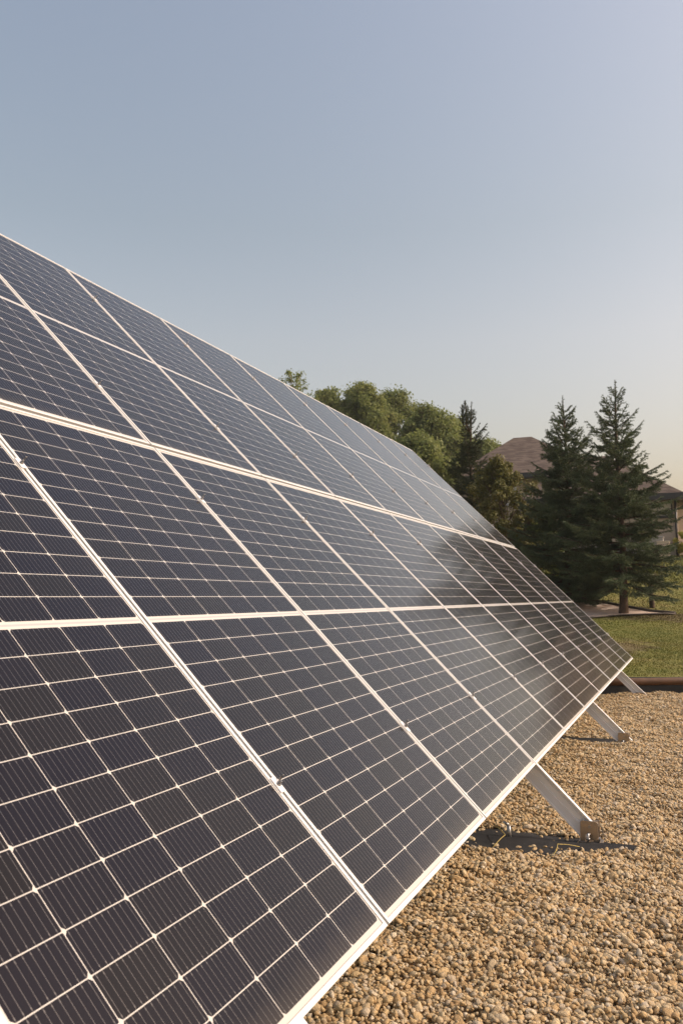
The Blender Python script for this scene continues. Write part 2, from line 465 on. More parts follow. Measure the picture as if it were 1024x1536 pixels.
# ------------------------------------------------------------------ pebbles
def pebbles():
    X0, X1, Y0, Y1 = -1.3, 2.3, -0.9, 9.6
    sp = 0.0132
    gx, gy = np.meshgrid(np.arange(X0, X1, sp), np.arange(Y0, Y1, sp))
    x = gx.ravel() + rng.uniform(-.5, .5, gx.size) * sp * 1.5
    y = gy.ravel() + rng.uniform(-.5, .5, gx.size) * sp * 1.5
    keep = (t_of(x, y) < TW - 0.01) & ~((x > 0.95) & (rng.random(x.size) < 0.55))
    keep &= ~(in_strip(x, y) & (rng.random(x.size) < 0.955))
    x, y = x[keep], y[keep]
    n = x.size
    size = np.clip(np.exp(rng.normal(math.log(0.0072), 0.34, n)), 0.005, 0.022)
    big = rng.random(n) < 0.05
    size[big] *= rng.uniform(1.15, 1.5, big.sum())
    sc = np.c_[size * rng.uniform(1.0, 1.5, n), size * rng.uniform(0.8, 1.1, n), size * rng.uniform(0.55, 0.85, n)]
    lump = 0.015 * np.sin(x * 9.1 + 2 * np.sin(y * 5.3)) * np.sin(y * 11.7 + x * 4) + 0.006 * np.sin(x * 31 + y * 23) * np.sin(y * 37 - x * 19)
    z = grav_z(x, y) + 0.016 + lump + rng.uniform(-0.007, 0.009, n)
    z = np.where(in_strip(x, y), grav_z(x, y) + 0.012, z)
    # gravel heaped a little against the foot of the liner wall
    near = np.clip(1 - (TW - t_of(x, y)) / 0.35, 0, 1)
    z += near * 0.03 * (0.5 + 0.5 * np.sin(x * 5.0))
    rot = np.c_[rng.normal(0, 0.45, n), rng.normal(0, 0.45, n), rng.uniform(0, 6.283, n)]
    me = bpy.data.meshes.new('gravel')
    me.vertices.add(n)
    me.vertices.foreach_set('co', np.c_[x, y, z].astype(np.float32).ravel())
    for nm, arr in (('peb_scale', sc), ('peb_rot', rot)):
        at = me.attributes.new(nm, 'FLOAT_VECTOR', 'POINT')
        at.data.foreach_set('vector', arr.astype(np.float32).ravel())
    at = me.attributes.new('peb_kind', 'INT', 'POINT')
    at.data.foreach_set('value', rng.integers(0, 6, n).astype(np.int32))
    o = link('gravel', me)
    ng = bpy.data.node_groups.new('pebble_scatter', 'GeometryNodeTree')
    ng.interface.new_socket('Geometry', in_out='INPUT', socket_type='NodeSocketGeometry')
    ng.interface.new_socket('Geometry', in_out='OUTPUT', socket_type='NodeSocketGeometry')
    N, L = ng.nodes, ng.links
    gi, go = N.new('NodeGroupInput'), N.new('NodeGroupOutput')
    join = N.new('GeometryNodeJoinGeometry')
    posn = N.new('GeometryNodeInputPosition')
    for k in range(6):
        ico = N.new('GeometryNodeMeshIcoSphere'); ico.inputs['Radius'].default_value = 1.0
        ico.inputs['Subdivisions'].default_value = 3
        nz = N.new('ShaderNodeTexNoise'); nz.noise_dimensions = '4D'
        nz.inputs['W'].default_value = 3.7 * k
        nz.inputs['Scale'].default_value = 0.6; nz.inputs['Detail'].default_value = 1.0
        L.new(posn.outputs[0], nz.inputs['Vector'])
        sub = N.new('ShaderNodeVectorMath'); sub.operation = 'SUBTRACT'; sub.inputs[1].default_value = (0.5, 0.5, 0.5)
        L.new(nz.outputs['Color'], sub.inputs[0])
        mul = N.new('ShaderNodeVectorMath'); mul.operation = 'SCALE'; mul.inputs['Scale'].default_value = 0.85
        L.new(sub.outputs[0], mul.inputs[0])
        sp_ = N.new('GeometryNodeSetPosition')
        L.new(ico.outputs[0], sp_.inputs[0]); L.new(mul.outputs[0], sp_.inputs['Offset'])
        ss_ = N.new('GeometryNodeSetShadeSmooth'); L.new(sp_.outputs[0], ss_.inputs[0])
        sm = N.new('GeometryNodeSetMaterial'); sm.inputs['Material'].default_value = M_peb
        L.new(ss_.outputs[0], sm.inputs[0])
        g2i = N.new('GeometryNodeGeometryToInstance'); L.new(sm.outputs[0], g2i.inputs[0])
        L.new(g2i.outputs[0], join.inputs[0])
    def attr(nm, dt):
        a = N.new('GeometryNodeInputNamedAttribute'); a.data_type = dt; a.inputs[0].default_value = nm
        return a.outputs[0]
    iop = N.new('GeometryNodeInstanceOnPoints')
    L.new(gi.outputs[0], iop.inputs['Points'])
    L.new(join.outputs[0], iop.inputs['Instance'])
    iop.inputs['Pick Instance'].default_value = True
    L.new(attr('peb_kind', 'INT'), iop.inputs['Instance Index'])
    e2r = N.new('FunctionNodeEulerToRotation')
    L.new(attr('peb_rot', 'FLOAT_VECTOR'), e2r.inputs[0]); L.new(e2r.outputs[0], iop.inputs['Rotation'])
    L.new(attr('peb_scale', 'FLOAT_VECTOR'), iop.inputs['Scale'])
    L.new(iop.outputs[0], go.inputs[0])
    md = o.modifiers.new('pebbles', 'NODES'); md.node_group = ng
    me.materials.append(M_peb)
    tag(o, 'loose tan and brown rounded pebbles covering the ground beside the array', 'gravel', kind='stuff')
pebbles()

# ------------------------------------------------------------------ grass
def grass():
    Vs, Fs, base = [], [], 0
    for (s0, s1, t0, t1, dens, h, wd) in ((1, 8.5, TW + 0.12, 16, 1500, 0.018, 0.007), (2, 13, 16, 24, 550, 0.026, 0.012), (4, 18, 24, 33, 260, 0.07, 0.02)):
        n = int((s1 - s0) * (t1 - t0) * dens)
        s = rng.uniform(s0, s1, n); t = rng.uniform(t0, t1, n)
        x = WD.x * s + WN.x * t; y = WD.y * s + WN.y * t
        k = ~((((x + 0.30) / 0.50) ** 2 + ((y - 12.9) / 1.7) ** 2 + 0.5 * np.sin(x * 9 + y * 4) < rng.uniform(-0.5, 1.1, n)))
        k &= ~((x > -5.4) & (x < 0.1 + 0.0 * y) & in_bed(x, y))
        x, y = x[k], y[k]; n = x.size
        z = lawn_z(x, y)
        a = rng.uniform(0, 6.283, n); hh = h * rng.uniform(0.5, 1.3, n); ww = wd * rng.uniform(0.6, 1.2, n)
        ln = rng.normal(0, 0.45, (n, 2)) * hh[:, None]
        p = np.c_[x, y, z]
        d = np.c_[np.cos(a) * ww, np.sin(a) * ww, np.zeros(n)]
        tip = p + np.c_[ln, hh]
        Vs.append(np.stack([p - d, p + d, tip], 1).reshape(-1, 3))
        Fs.append(np.arange(base, base + 3 * n).reshape(-1, 3)); base += 3 * n
    o = link('grass', arr_mesh('grass', np.concatenate(Vs), np.concatenate(Fs)), M_blade)
    tag(o, 'short mown grass, green with dry straw-coloured patches, behind the gravel', 'grass', kind='stuff')

# planting bed under the spruces
BED = [(-6.5, 16.8), (-3.0, 17.6), (-1.64, 18.3), (-0.87, 19.35), (0.42, 20.1), (-0.5, 20.9), (-1.5, 21.8), (-3.2, 23.0), (-6.5, 24.0)]
def in_bed(x, y):
    ins = np.zeros(np.shape(x), bool)
    for i in range(len(BED)):
        (x1, y1), (x2, y2) = BED[i], BED[(i + 1) % len(BED)]
        c = ((y1 > y) != (y2 > y)) & (x < (x2 - x1) * (y - y1) / (y2 - y1 + 1e-9) + x1)
        ins ^= c
    return ins
grass()
bm = bmesh.new()
bm.faces.new([bm.verts.new((x, y, 0)) for x, y in BED])
bmesh.ops.triangulate(bm, faces=bm.faces[:])
for _ in range(4): bmesh.ops.subdivide_edges(bm, edges=bm.edges[:], cuts=1, use_grid_fill=True)
for v in bm.verts: v.co.z = float(lawn_z(v.co.x, v.co.y)) + 0.03
me = bpy.data.meshes.new('planting_bed'); bm.to_mesh(me); bm.free()
tag(link('planting_bed', me, M_bed), kind='structure')
def edging(name, pts, label, rad=0.045):
    b = MB(); pp = []
    for i in range(len(pts) - 1):
        for k in range(6):
            f = k / 6; x = pts[i][0] * (1 - f) + pts[i+1][0] * f; y = pts[i][1] * (1 - f) + pts[i+1][1] * f
            pp.append((x, y, float(lawn_z(x, y)) + 0.045))
    pp.append((pts[-1][0], pts[-1][1], float(lawn_z(*pts[-1])) + 0.03))
    b.tube(pp, rad, 8)
    tag(b.build(name, M_edge), label, 'edging')
edging('bed_edging', BED[4:9], 'dark rounded edging along the back of the stony bed, running past the spruce trunk')
edging('bed_edging', BED[0:5], 'thin edging along the lawn side of the stony bed in front of the spruce', 0.018)

# ------------------------------------------------------------------ liner wall, pipe
def wall():
    b = MB(); S = np.arange(-5.0, 9.01, 0.12)
    random.seed(3)
    rows = []
    for k, (h, off) in enumerate(((-0.05, -0.03), (0.06, -0.015), (0.16, 0.0), (0.235, 0.035))):
        rows.append([])
        for s in S:
            p = W0 + WD * float(s) + WN * (off + 0.012 * math.sin(s * 5 + k) + 0.008 * math.sin(s * 17 + 2 * k))
            rows[-1].append((p.x, p.y, 0.085 + h * 0.9))
    n = len(S); vs = [p for r_ in rows for p in r_]
    back = [(p[0] + WN.x * 0.02, p[1] + WN.y * 0.02, p[2]) for p in vs]
    fs = []
    for k in range(3):
        for i in range(n - 1):
            fs.append((k*n+i, k*n+i+1, (k+1)*n+i+1, (k+1)*n+i))
    b.add(vs, fs, 0, True); b.add(back, [f[::-1] for f in fs], 0, True)
    for i in range(n - 1):
        b.add([vs[3*n+i], vs[3*n+i+1], back[3*n+i+1], back[3*n+i]], [(0, 1, 2, 3)])
    o = b.build('liner_wall', M_liner)
    tag(o, 'low black plastic liner wall holding back the lawn at the far end of the gravel', 'liner wall')
    b = MB()
    pts = []
    for s in np.arange(-5.0, 9.01, 0.15):
        p = W0 + WD * float(s) + WN * 0.0
        pts.append((p.x, p.y, 0.245 + 0.006 * math.sin(s * 2.3)))
    b.tube(pts, 0.046, 14)
    tag(b.build('edge_pipe', M_pipe), 'long rust-brown pipe lying along the top of the black liner wall', 'pipe')
wall()

# ------------------------------------------------------------------ bare liner, a thin dark strip and bits
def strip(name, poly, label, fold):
    """dark ground sheet: polygon given as near edge and far edge samples"""
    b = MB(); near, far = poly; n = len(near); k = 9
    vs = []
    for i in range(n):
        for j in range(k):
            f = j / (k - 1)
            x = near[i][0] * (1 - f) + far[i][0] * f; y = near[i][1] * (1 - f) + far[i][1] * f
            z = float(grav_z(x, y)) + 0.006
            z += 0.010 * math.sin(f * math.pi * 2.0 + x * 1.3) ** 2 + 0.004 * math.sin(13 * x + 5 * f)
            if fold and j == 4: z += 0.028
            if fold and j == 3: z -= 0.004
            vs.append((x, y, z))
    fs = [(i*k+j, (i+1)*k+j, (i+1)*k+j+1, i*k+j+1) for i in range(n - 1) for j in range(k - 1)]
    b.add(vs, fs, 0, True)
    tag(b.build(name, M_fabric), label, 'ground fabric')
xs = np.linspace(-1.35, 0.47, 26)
strip('ground_strip', ([(x, 2.22 + 0.04 * math.sin(7 * x) + max(0, x - 0.1) * 0.55) for x in xs], [(x, 2.66 + 0.03 * math.sin(5 * x) - max(0, x - 0.1) * 0.15) for x in xs]),
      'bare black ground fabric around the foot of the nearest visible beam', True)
xs = np.linspace(-0.95, 0.24, 18)  # thin dark strip in line with the middle beam, shares the fabric material
strip('ground_strip', ([(x, 5.47 + 0.03 * math.sin(6 * x)) for x in xs], [(x, 5.65 + 0.03 * math.sin(6 * x)) for x in xs]),
      'thin dark line left of the middle beam foot', True)
def cord(pts, label):
    b = MB(); b.tube([(x, y, float(grav_z(x, y)) + z) for x, y, z in pts], 0.0024, 6)
    tag(b.build('yellow_string', M_tie), label, 'string')
cord([(-0.225, 2.24, .02), (-0.215, 2.28, .03), (-0.20, 2.33, .045), (-0.185, 2.37, .055), (-0.215, 2.40, .07), (-0.245, 2.43, .075)], 'bent yellow cord on the black fabric close to the panel edge')
cord([(0.075, 2.24, .012), (0.09, 2.29, .025), (0.092, 2.34, .035), (0.088, 2.38, .04), (0.14, 2.41, .035), (0.19, 2.45, .02)], 'yellow cord on the black fabric just left of the bracket foot')
b = MB()
gz = float(grav_z(-0.17, 2.45))
b.tube([(-0.175, 2.44, gz - 0.01), (-0.178, 2.445, gz + 0.05), (-0.182, 2.45, gz + 0.085)], [0.010, 0.012, 0.011], 8)
b.tube([(-0.182, 2.45, gz + 0.084), (-0.212, 2.46, gz + 0.10)], [0.010, 0.006], 8)
tag(b.build('metal_peg', M_bolt), 'small grey peg standing in the black fabric beside the yellow cord', 'peg')

# ------------------------------------------------------------------ solar array
vv = Vector((-0.710874865, 0, 0.70331851)); nn = Vector((0.70331851, 0, 0.710874865))
PR = Matrix(((0, vv.x, nn.x), (1, 0, 0), (0, vv.z, nn.z))).to_euler()
def arr(u, v, n=0.0): return Vector((0, u, GZ)) + vv * v + nn * n

def make_panel():
    root = empty('solar_panel', (0, 0, 0), PR)
    lip, th, gl = 0.0125, 0.035, -0.0022
    b = MB()
    # mitred frame: each side a small profile swept corner to corner
    prof = [(0, -th), (0, 0), (lip, 0), (lip, gl - 0.001), (0.002, gl - 0.004), (0.002, -th + 0.002), (0.026, -th + 0.002), (0.026, -th)]
    cs = [(0, 0), (PW, 0), (PW, PH), (0, PH)]
    for i in range(4):
        a, c = Vector(cs[i]), Vector(cs[(i + 1) % 4])
        d = (c - a).normalized(); nrm = Vector((-d.y, d.x))
        def fn(p, t, a=a, c=c, d=d, nrm=nrm):
            base = (a + d * p[0]) if t == 0 else (c - d * p[0])
            q = base + nrm * p[0]
            return (q.x, q.y, p[1])
        b.prism(prof, fn, 0, 1)
    b.build('frame', M_frame, root)
    b = MB()
    z = gl
    i0 = lip - 0.003
    b.add([(i0, i0, z), (PW - i0, i0, z), (PW - i0, PH - i0, z), (i0, PH - i0, z),
           (i0, i0, z - .005), (PW - i0, i0, z - .005), (PW - i0, PH - i0, z - .005), (i0, PH - i0, z - .005)],
          [(0, 1, 2, 3), (7, 6, 5, 4), (0, 4, 5, 1), (1, 5, 6, 2), (2, 6, 7, 3), (3, 7, 4, 0)])
    b.build('cell_sheet', M_lam, root)
    for yc in (0.475, 1.90):
        b = MB()
        x = PW + 0.006
        # middle clamp: a top plate bridging the gap, a stem down into it
        b.box((x - 0.014, yc - 0.026, 0.0012), (x + 0.014, yc + 0.026, 0.0042))
        b.box((x - 0.0045, yc - 0.026, -0.034), (x - 0.0025, yc + 0.026, 0.0011))
        b.box((x + 0.0025, yc - 0.026, -0.034), (x + 0.0045, yc + 0.026, 0.0011))
        cl = b.build('clamp', M_beam, root)
        b = MB()
        b.tube([(x, yc, 0.0040), (x, yc, 0.0100)], 0.0075, 6)
        b.tube([(x, yc, 0.0095), (x, yc, 0.019)], 0.0036, 8)
        b.tube([(x + 0.004, yc + 0.005, 0.008), (x + 0.014, yc + 0.011, 0.017), (x + 0.018, yc + 0.014, 0.027)], [0.0025, 0.003, 0.0045], 8)
        b.build('bolt', M_bolt, cl)
    return root

def copy_tree(o):
    c = o.copy(); col.objects.link(c)
    for ch in o.children:
        k = copy_tree(ch); k.parent = c
    return c

proto = make_panel()
ORD = {8: 'farthest', 7: 'second from the far right end', 6: 'third from the far right end', 5: 'fourth from the far right end',
       4: 'fifth from the far right end', 3: 'sixth from the far right end', 2: 'fourth from the near left end', 1: 'third from the near left end',
       0: 'second from the near left end', -1: 'nearest'}
first = True
rj = random.Random(5)
for row in (0, 1):
    for k in range(-1, 9):
        o = proto if first else copy_tree(proto)
        first = False
        o.location = arr(k * PITCH + 0.006, row * ROWP + 0.002, rj.uniform(-0.0012, 0.0012))
        nm = 'lower' if row == 0 else 'upper'
        if k == 8: t_ = f'dark solar panel at the far right end of the {nm} row'
        elif k == -1: t_ = f'dark solar panel at the near left end of the {nm} row'
        else: t_ = f'dark solar panel in the {nm} row, {ORD[k]} of that row'
        tag(o, t_, 'solar panel', 'solar panels of the tilted two-row array')

# purlins between frames and beams, running along the array
for v_, lb in ((0.475, 'under the lower edge of the lower row'), (1.90, 'under the upper half of the lower row'),
               (ROWP + 0.475, 'under the lower half of the upper row'), (ROWP + 1.90, 'under the top of the upper row')):
    b = MB()
    prof = [(-0.02, -0.060), (0.02, -0.060), (0.02, -0.0365), (0.006, -0.0365), (0.006, -0.050), (-0.006, -0.050), (-0.006, -0.0365), (-0.02, -0.0365)]
    b.prism(prof, lambda p, t, v_=v_: tuple(arr(t, v_ + p[0], p[1])), -1.20, 10.40)
    tag(b.build('support_rail', M_beam), f'long aluminium rail {lb}, seen through the gaps', 'rail', 'rails under the panels')

def make_beam():
    """extruded aluminium channel lying along the slope, its open face to -Y"""
    root = empty('support_beam')
    b = MB()
    top, dp = -0.0615, 0.100
    bt = top - dp
    # profile in (y, n): flanges reach towards -Y, web with two ribs
    prof = [(-0.030, top), (0.004, top), (0.004, bt), (-0.030, bt), (-0.030, bt + 0.010), (-0.026, bt + 0.010), (-0.026, bt + 0.004), (-0.004, bt + 0.004),
            (-0.004, bt + 0.036), (-0.012, bt + 0.038), (-0.012, bt + 0.043), (-0.004, bt + 0.045),
            (-0.004, top - 0.028), (-0.009, top - 0.026), (-0.009, top - 0.022), (-0.004, top - 0.020), (-0.004, top - 0.004), (-0.030, top - 0.004)]
    b.prism(prof, lambda p, t: tuple(arr(p[0], t, p[1]) - Vector((0, 0, GZ))), -0.445, 4.45)
    b.build('beam', M_beam, root)
    # foot bracket: folded plate with a tongue on the ground
    b = MB()
    cx = 0.232
    gz_ = -GZ
    b.prism([(cx - 0.046, gz_ + 0.004), (cx - 0.020, gz_ + 0.004), (cx - 0.020, gz_ + 0.036), (cx - 0.012, gz_ + 0.046), (cx + 0.012, gz_ + 0.046), (cx + 0.020, gz_ + 0.036),
             (cx + 0.020, gz_ + 0.004), (cx + 0.046, gz_ + 0.004), (cx + 0.046, gz_ + 0.102), (cx + 0.038, gz_ + 0.110), (cx - 0.038, gz_ + 0.110), (cx - 0.046, gz_ + 0.102)],
            lambda p, t: (p[0], t, p[1]), -0.044, -0.036)
    b.box((cx - 0.050, 0.008, gz_ + 0.004), (cx + 0.050, 0.014, gz_ + 0.105))
    b.box((cx - 0.055, -0.050, gz_ - 0.004), (cx + 0.070, 0.030, gz_ + 0.0035))
    br = b.build('foot_bracket', M_galv, root, 0.0012)
    b = MB()
    b.tube([(cx - 0.004, -0.058, gz_ - 0.01), (cx - 0.004, -0.058, gz_ + 0.050)], 0.006, 8)
    b.tube([(cx - 0.004, -0.058, gz_ + 0.016), (cx - 0.004, -0.058, gz_ + 0.026)], 0.011, 6)
    b.tube([(cx + 0.046, -0.030, gz_ - 0.01), (cx + 0.056, -0.056, gz_ + 0.032)], 0.006, 8)
    b.tube([(cx + 0.002, -0.050, gz_ + 0.080), (cx + 0.002, -0.044, gz_ + 0.080)], 0.009, 6)
    b.build('bolt', M_bolt, br)
    # rear leg and brace behind the panels
    b = MB()
    p = arr(0, 4.2, -0.16) - Vector((0, 0, GZ))
    b.box((p.x - 0.04, 0.006, gz_ - 0.1), (p.x + 0.04, 0.046, p.z + 0.06))
    b.build('rear_leg', M_beam, root)
    return root
bp = make_beam()
bl = {-0.45: ('aluminium beam under the near end of the array', ),
      2.575: ('bright aluminium beam with a brown foot bracket standing on bare black fabric',),
      5.49: ('middle aluminium beam reaching out below the array, foot bracket set in the gravel',),
      8.78: ('farthest aluminium beam, its foot buried in gravel next to the black liner',)}
for i, (yb, lb) in enumerate(bl.items()):
    o = bp if i == 0 else copy_tree(bp)
    o.location = (0, yb, GZ + 0.0135 * (yb - 2.57) - (0.01 if yb > 8 else 0.0))
    if i != 1: o.location.z = GZ + 0.0135 * (yb - 2.57) * 0.0 + 0
    tag(o, lb[0], 'beam', 'aluminium beams carrying the array')
for o in list(col.objects):
    # feet of the farther beams follow the slightly rising gravel
    if o.name.startswith('foot_bracket') and o.parent.location.y > 3:
        o.location.z = 0.0135 * (o.parent.location.y - 2.57) - 0.012
        o.location.x = -o.location.z * 1.0
    if o.name.startswith('foot_bracket') and o.parent.location.y > 8: o.location.z -= 0.05

# ------------------------------------------------------------------ trees
def needles_mesh(name, segs, dens, nl, nw, r):
    """segs: (n,6) twig segments -> thin triangles brushed around them"""
    A = segs[:, :3]; B = segs[:, 3:]
    D = B - A; Ln = np.linalg.norm(D, axis=1)
    cnt = np.maximum(1, (Ln * dens * r.uniform(0.8, 1.2, len(Ln)))).astype(int)
    idx = np.repeat(np.arange(len(A)), cnt); n = len(idx)
    f = r.random(n)
    P = A[idx] + D[idx] * f[:, None]
    T = D[idx] / (Ln[idx][:, None] + 1e-9)
    rd = r.normal(0, 1, (n, 3)); rd[:, 2] += 0.35
    rd -= T * (rd * T).sum(1)[:, None]
    rd /= np.linalg.norm(rd, axis=1)[:, None] + 1e-9
    N = T * 0.75 + rd * 0.85
    N /= np.linalg.norm(N, axis=1)[:, None]
    S = np.cross(N, r.normal(0, 1, (n, 3))); S /= np.linalg.norm(S, axis=1)[:, None] + 1e-9
    l = nl * r.uniform(0.7, 1.25, n)[:, None]
    V = np.stack([P - S * nw * .5, P + S * nw * .5, P + N * l], 1).reshape(-1, 3)
    return arr_mesh(name, V, np.arange(3 * n).reshape(-1, 3))

def limb_mesh(mb, p0, p1, r0, r1): mb.tube([p0, p1], [r0, r1], 5, cap=False)

def spruce_parts(seed, H, Rb, z0, power=0.85, open_top=0.35, leaders=1, asc=1.0, dens=330, step=0.20, skip=0.1):
    r = np.random.default_rng(seed)
    segs = []; wood = MB(); trunk = MB()
    lean = r.normal(0, 0.012, 2)
    def tp(z): return np.array([lean[0] * z + 0.03 * math.sin(z * 1.1), lean[1] * z + 0.03 * math.cos(z * .9), z])
    zs = np.linspace(-0.15, H, 16)
    trunk.tube([tp(z) for z in zs], [max(0.006, 0.105 * H / 5.9 * (1 - max(z, 0) / H) ** 0.8 * (1.35 if z < 0.1 else 1)) for z in zs], 10)
    def twigs(p, d, L, up, lvl):
        """d: horizontal-ish unit direction; the branch is sampled and twigs hung on both sides"""
        n = max(4, int(L / 0.085)); pts = []
        el0 = up
        q = np.array(p, float); st = L / n
        for i in range(n + 1):
            f = i / n
            pts.append(q.copy())
            el = el0 + (-0.55 * f + 1.05 * f * f) * (0.9 if lvl == 0 else 0.2) + r.normal(0, 0.07)
            a = math.atan2(d[1], d[0]) + r.normal(0, 0.07)
            q = q + st * np.array([math.cos(a) * math.cos(el), math.sin(a) * math.cos(el), math.sin(el)])
        for i in range(n):
            segs.append(np.r_[pts[i], pts[i + 1]]) if i >= n * 0.18 else None
        wood.tube([tuple(pts[0]), tuple(pts[n // 2]), tuple(pts[-1])], [0.006 + 0.012 * L, 0.004 + 0.006 * L, 0.003], 4, cap=False)
        if L < 0.12: return
        for i in range(1, n + 1):
            f = i / n
            if f < 0.12 and lvl == 0: continue
            for sgn in (-1, 1):
                if r.random() < 0.12: continue
                tl = min(0.46, (L * (1 - f) * 0.36 + 0.075) * r.uniform(0.5, 1.2))
                az = math.atan2(d[1], d[0]) + sgn * r.uniform(0.65, 1.05)
                e = el0 * 0.5 + r.normal(-0.08, 0.22)
                dd = np.array([math.cos(az) * math.cos(e), math.sin(az) * math.cos(e), math.sin(e)])
                end = pts[i] + dd * tl
                mid_ = pts[i] + dd * tl * .5 + np.array([0, 0, -0.02 * tl])
                segs.append(np.r_[pts[i], mid_]); segs.append(np.r_[mid_, end])
                if tl > 0.2:                                  # third order
                    for g in (0.35, 0.6, 0.8):
                        for s2 in (-1, 1):
                            az2 = az + s2 * r.uniform(0.6, 1.0); l2 = tl * (1 - g) * r.uniform(.5, .9) + .04
                            e2 = e + r.normal(-0.1, 0.25)
                            b0 = pts[i] + dd * tl * g
                            segs.append(np.r_[b0, b0 + l2 * np.array([math.cos(az2) * math.cos(e2), math.sin(az2) * math.cos(e2), math.sin(e2)])])
    z = z0
    while z < H * 0.93:
        f = (z - z0) / (H - z0)
        nb = r.integers(4, 7) if f < 0.7 else r.integers(3, 5)
        a0 = r.uniform(0, 6.283)
        for k in range(nb):
            if r.random() < skip: continue
            a = a0 + 6.283 * k / nb + r.normal(0, 0.25)
            L = Rb * (1 - f) ** power * r.uniform(0.58, 1.15) + 0.06
            if f < 0.06: L *= 0.8
            if r.random() < 0.10 and f < .8: L *= 1.22
            up = (-0.18 + f * 1.05) * asc + r.normal(0, 0.09)
            zz = z + r.normal(0, 0.04)
            twigs(tp(zz), (math.cos(a), math.sin(a)), L, up, 0)
        z += step * (1 - 0.25 * f) * r.uniform(0.8, 1.2) * (1 + open_top * f)
    # leader
    for i in range(12):
        z1 = H * 0.86 + H * 0.14 * i / 12; segs.append(np.r_[tp(z1), tp(z1 + H * 0.14 / 12)])
        for k in range(3 if i < 8 else 1):
            aa = r.uniform(0, 6.283); l2 = r.uniform(0.05, 0.22) * (1.15 - i / 12)
            segs.append(np.r_[tp(z1), tp(z1) + l2 * np.array([math.cos(aa) * .75, math.sin(aa) * .75, .65])])
    for j in range(leaders - 1):
        a = r.uniform(0, 6.283); zb = H * r.uniform(0.74, 0.82); q = tp(zb)
        top_ = q + np.array([0.35 * math.cos(a), 0.35 * math.sin(a), H * r.uniform(0.12, 0.20)])
        mid_ = q + np.array([0.30 * math.cos(a), 0.30 * math.sin(a), H * 0.04])
        wood.tube([tuple(q), tuple(mid_), tuple(top_)], [0.03, 0.022, 0.006], 5)
        for i in range(14):
            f = i / 14; w0 = mid_ * (1 - f) + top_ * f; w1 = mid_ * (1 - f - 1/14) + top_ * (f + 1/14)
            segs.append(np.r_[w0, w1])
            for k in range(3):
                aa = r.uniform(0, 6.283); l2 = 0.30 * (1 - f) + 0.05
                segs.append(np.r_[w0, w0 + l2 * np.array([math.cos(aa) * .6, math.sin(aa) * .6, .75])])
    return trunk, wood, np.array(segs), dens, r

def make_spruce(name, label, loc, mat, rot=0, nl=0.045, nw=0.0088, group=None, **kw):
    trunk, wood, segs, dens, r = spruce_parts(**kw)
    root = empty(name, loc, (0, 0, rot))
    trunk.build('trunk', M_bark, root)
    wood.build('limbs', M_bark, root)
    link('crown', needles_mesh('crown', segs, dens, nl, nw, r), mat, root)
    tag(root, label, 'tree', group)
    return root

def at_px(px, Y):
    """ground point seen in photo column px at world distance Y (x only; z from the lawn)"""
    d = cr * ((px - 512) / 1232.289) + cf
    # keep to the horizontal part of the ray
    x = CAM.x + d.x / d.y * (Y - CAM.y)
    return x
def spot(px, Y, dz=0.0):
    x = at_px(px, Y)
    return Vector((x, Y, float(lawn_z(x, Y)) + dz))
def z_at(py, px, Y):
    """height of photo row py at that place"""
    k = (py - 768) / 1232.289
    x = at_px(px, Y)
    dep = (Vector((x, Y, CAM.z)) - CAM)
    depth_h = dep.x * cf.x + dep.y * cf.y          # along forward, level part
    # solve (P-C).down / (P-C).fwd = k for z
    a = dep.x * cd.x + dep.y * cd.y; bq = cd.z
    c_ = depth_h; d_ = cf.z
    dz = (k * c_ - a) / (bq - k * d_)
    return CAM.z + dz

G_SP = None
pB = spot(930, 20.0)
make_spruce('spruce_tree', 'tall open blue-green spruce with bare trunk foot, standing rightmost on the lawn', pB, M_spruce, 0.4,
            seed=11, H=z_at(570, 922, 20) - pB.z, Rb=2.05, z0=0.84, power=0.80, open_top=0.5, asc=1.2, step=0.150, skip=0.13, dens=340)
pA = spot(850, 21.2)
make_spruce('spruce_tree', 'dense dark spruce left of the rightmost one, in front of the brown roof', pA, M_spruce, 1.9,
            seed=23, H=z_at(594, 843, 21.2) - pA.z, Rb=2.15, z0=0.25, power=0.80, open_top=0.4, asc=1.15, step=0.143, skip=0.11, dens=340)
pC = spot(706, 25.5)
make_spruce('spruce_tree', 'slim spruce with two spiky leaders and browning needles, left of the house roof', pC, M_spruce2, 0.3,
            seed=37, H=z_at(603, 706, 25.5) - pC.z, Rb=1.75, z0=0.3, power=0.75, open_top=0.2, leaders=3, asc=1.35, step=0.19, skip=0.08)
# one stands behind the house, right of the frame; it shows as the dark streak in the far panels
pD = spot(1080, 44.0)
make_spruce('spruce_tree', 'spruce right of the picture, mirrored as the dark streak in the far panels', pD, M_spruce, 2.6,
            seed=51, H=z_at(628, 1080, 44) - pD.z, Rb=1.9, z0=0.4, step=0.22, nl=0.06, nw=0.012)

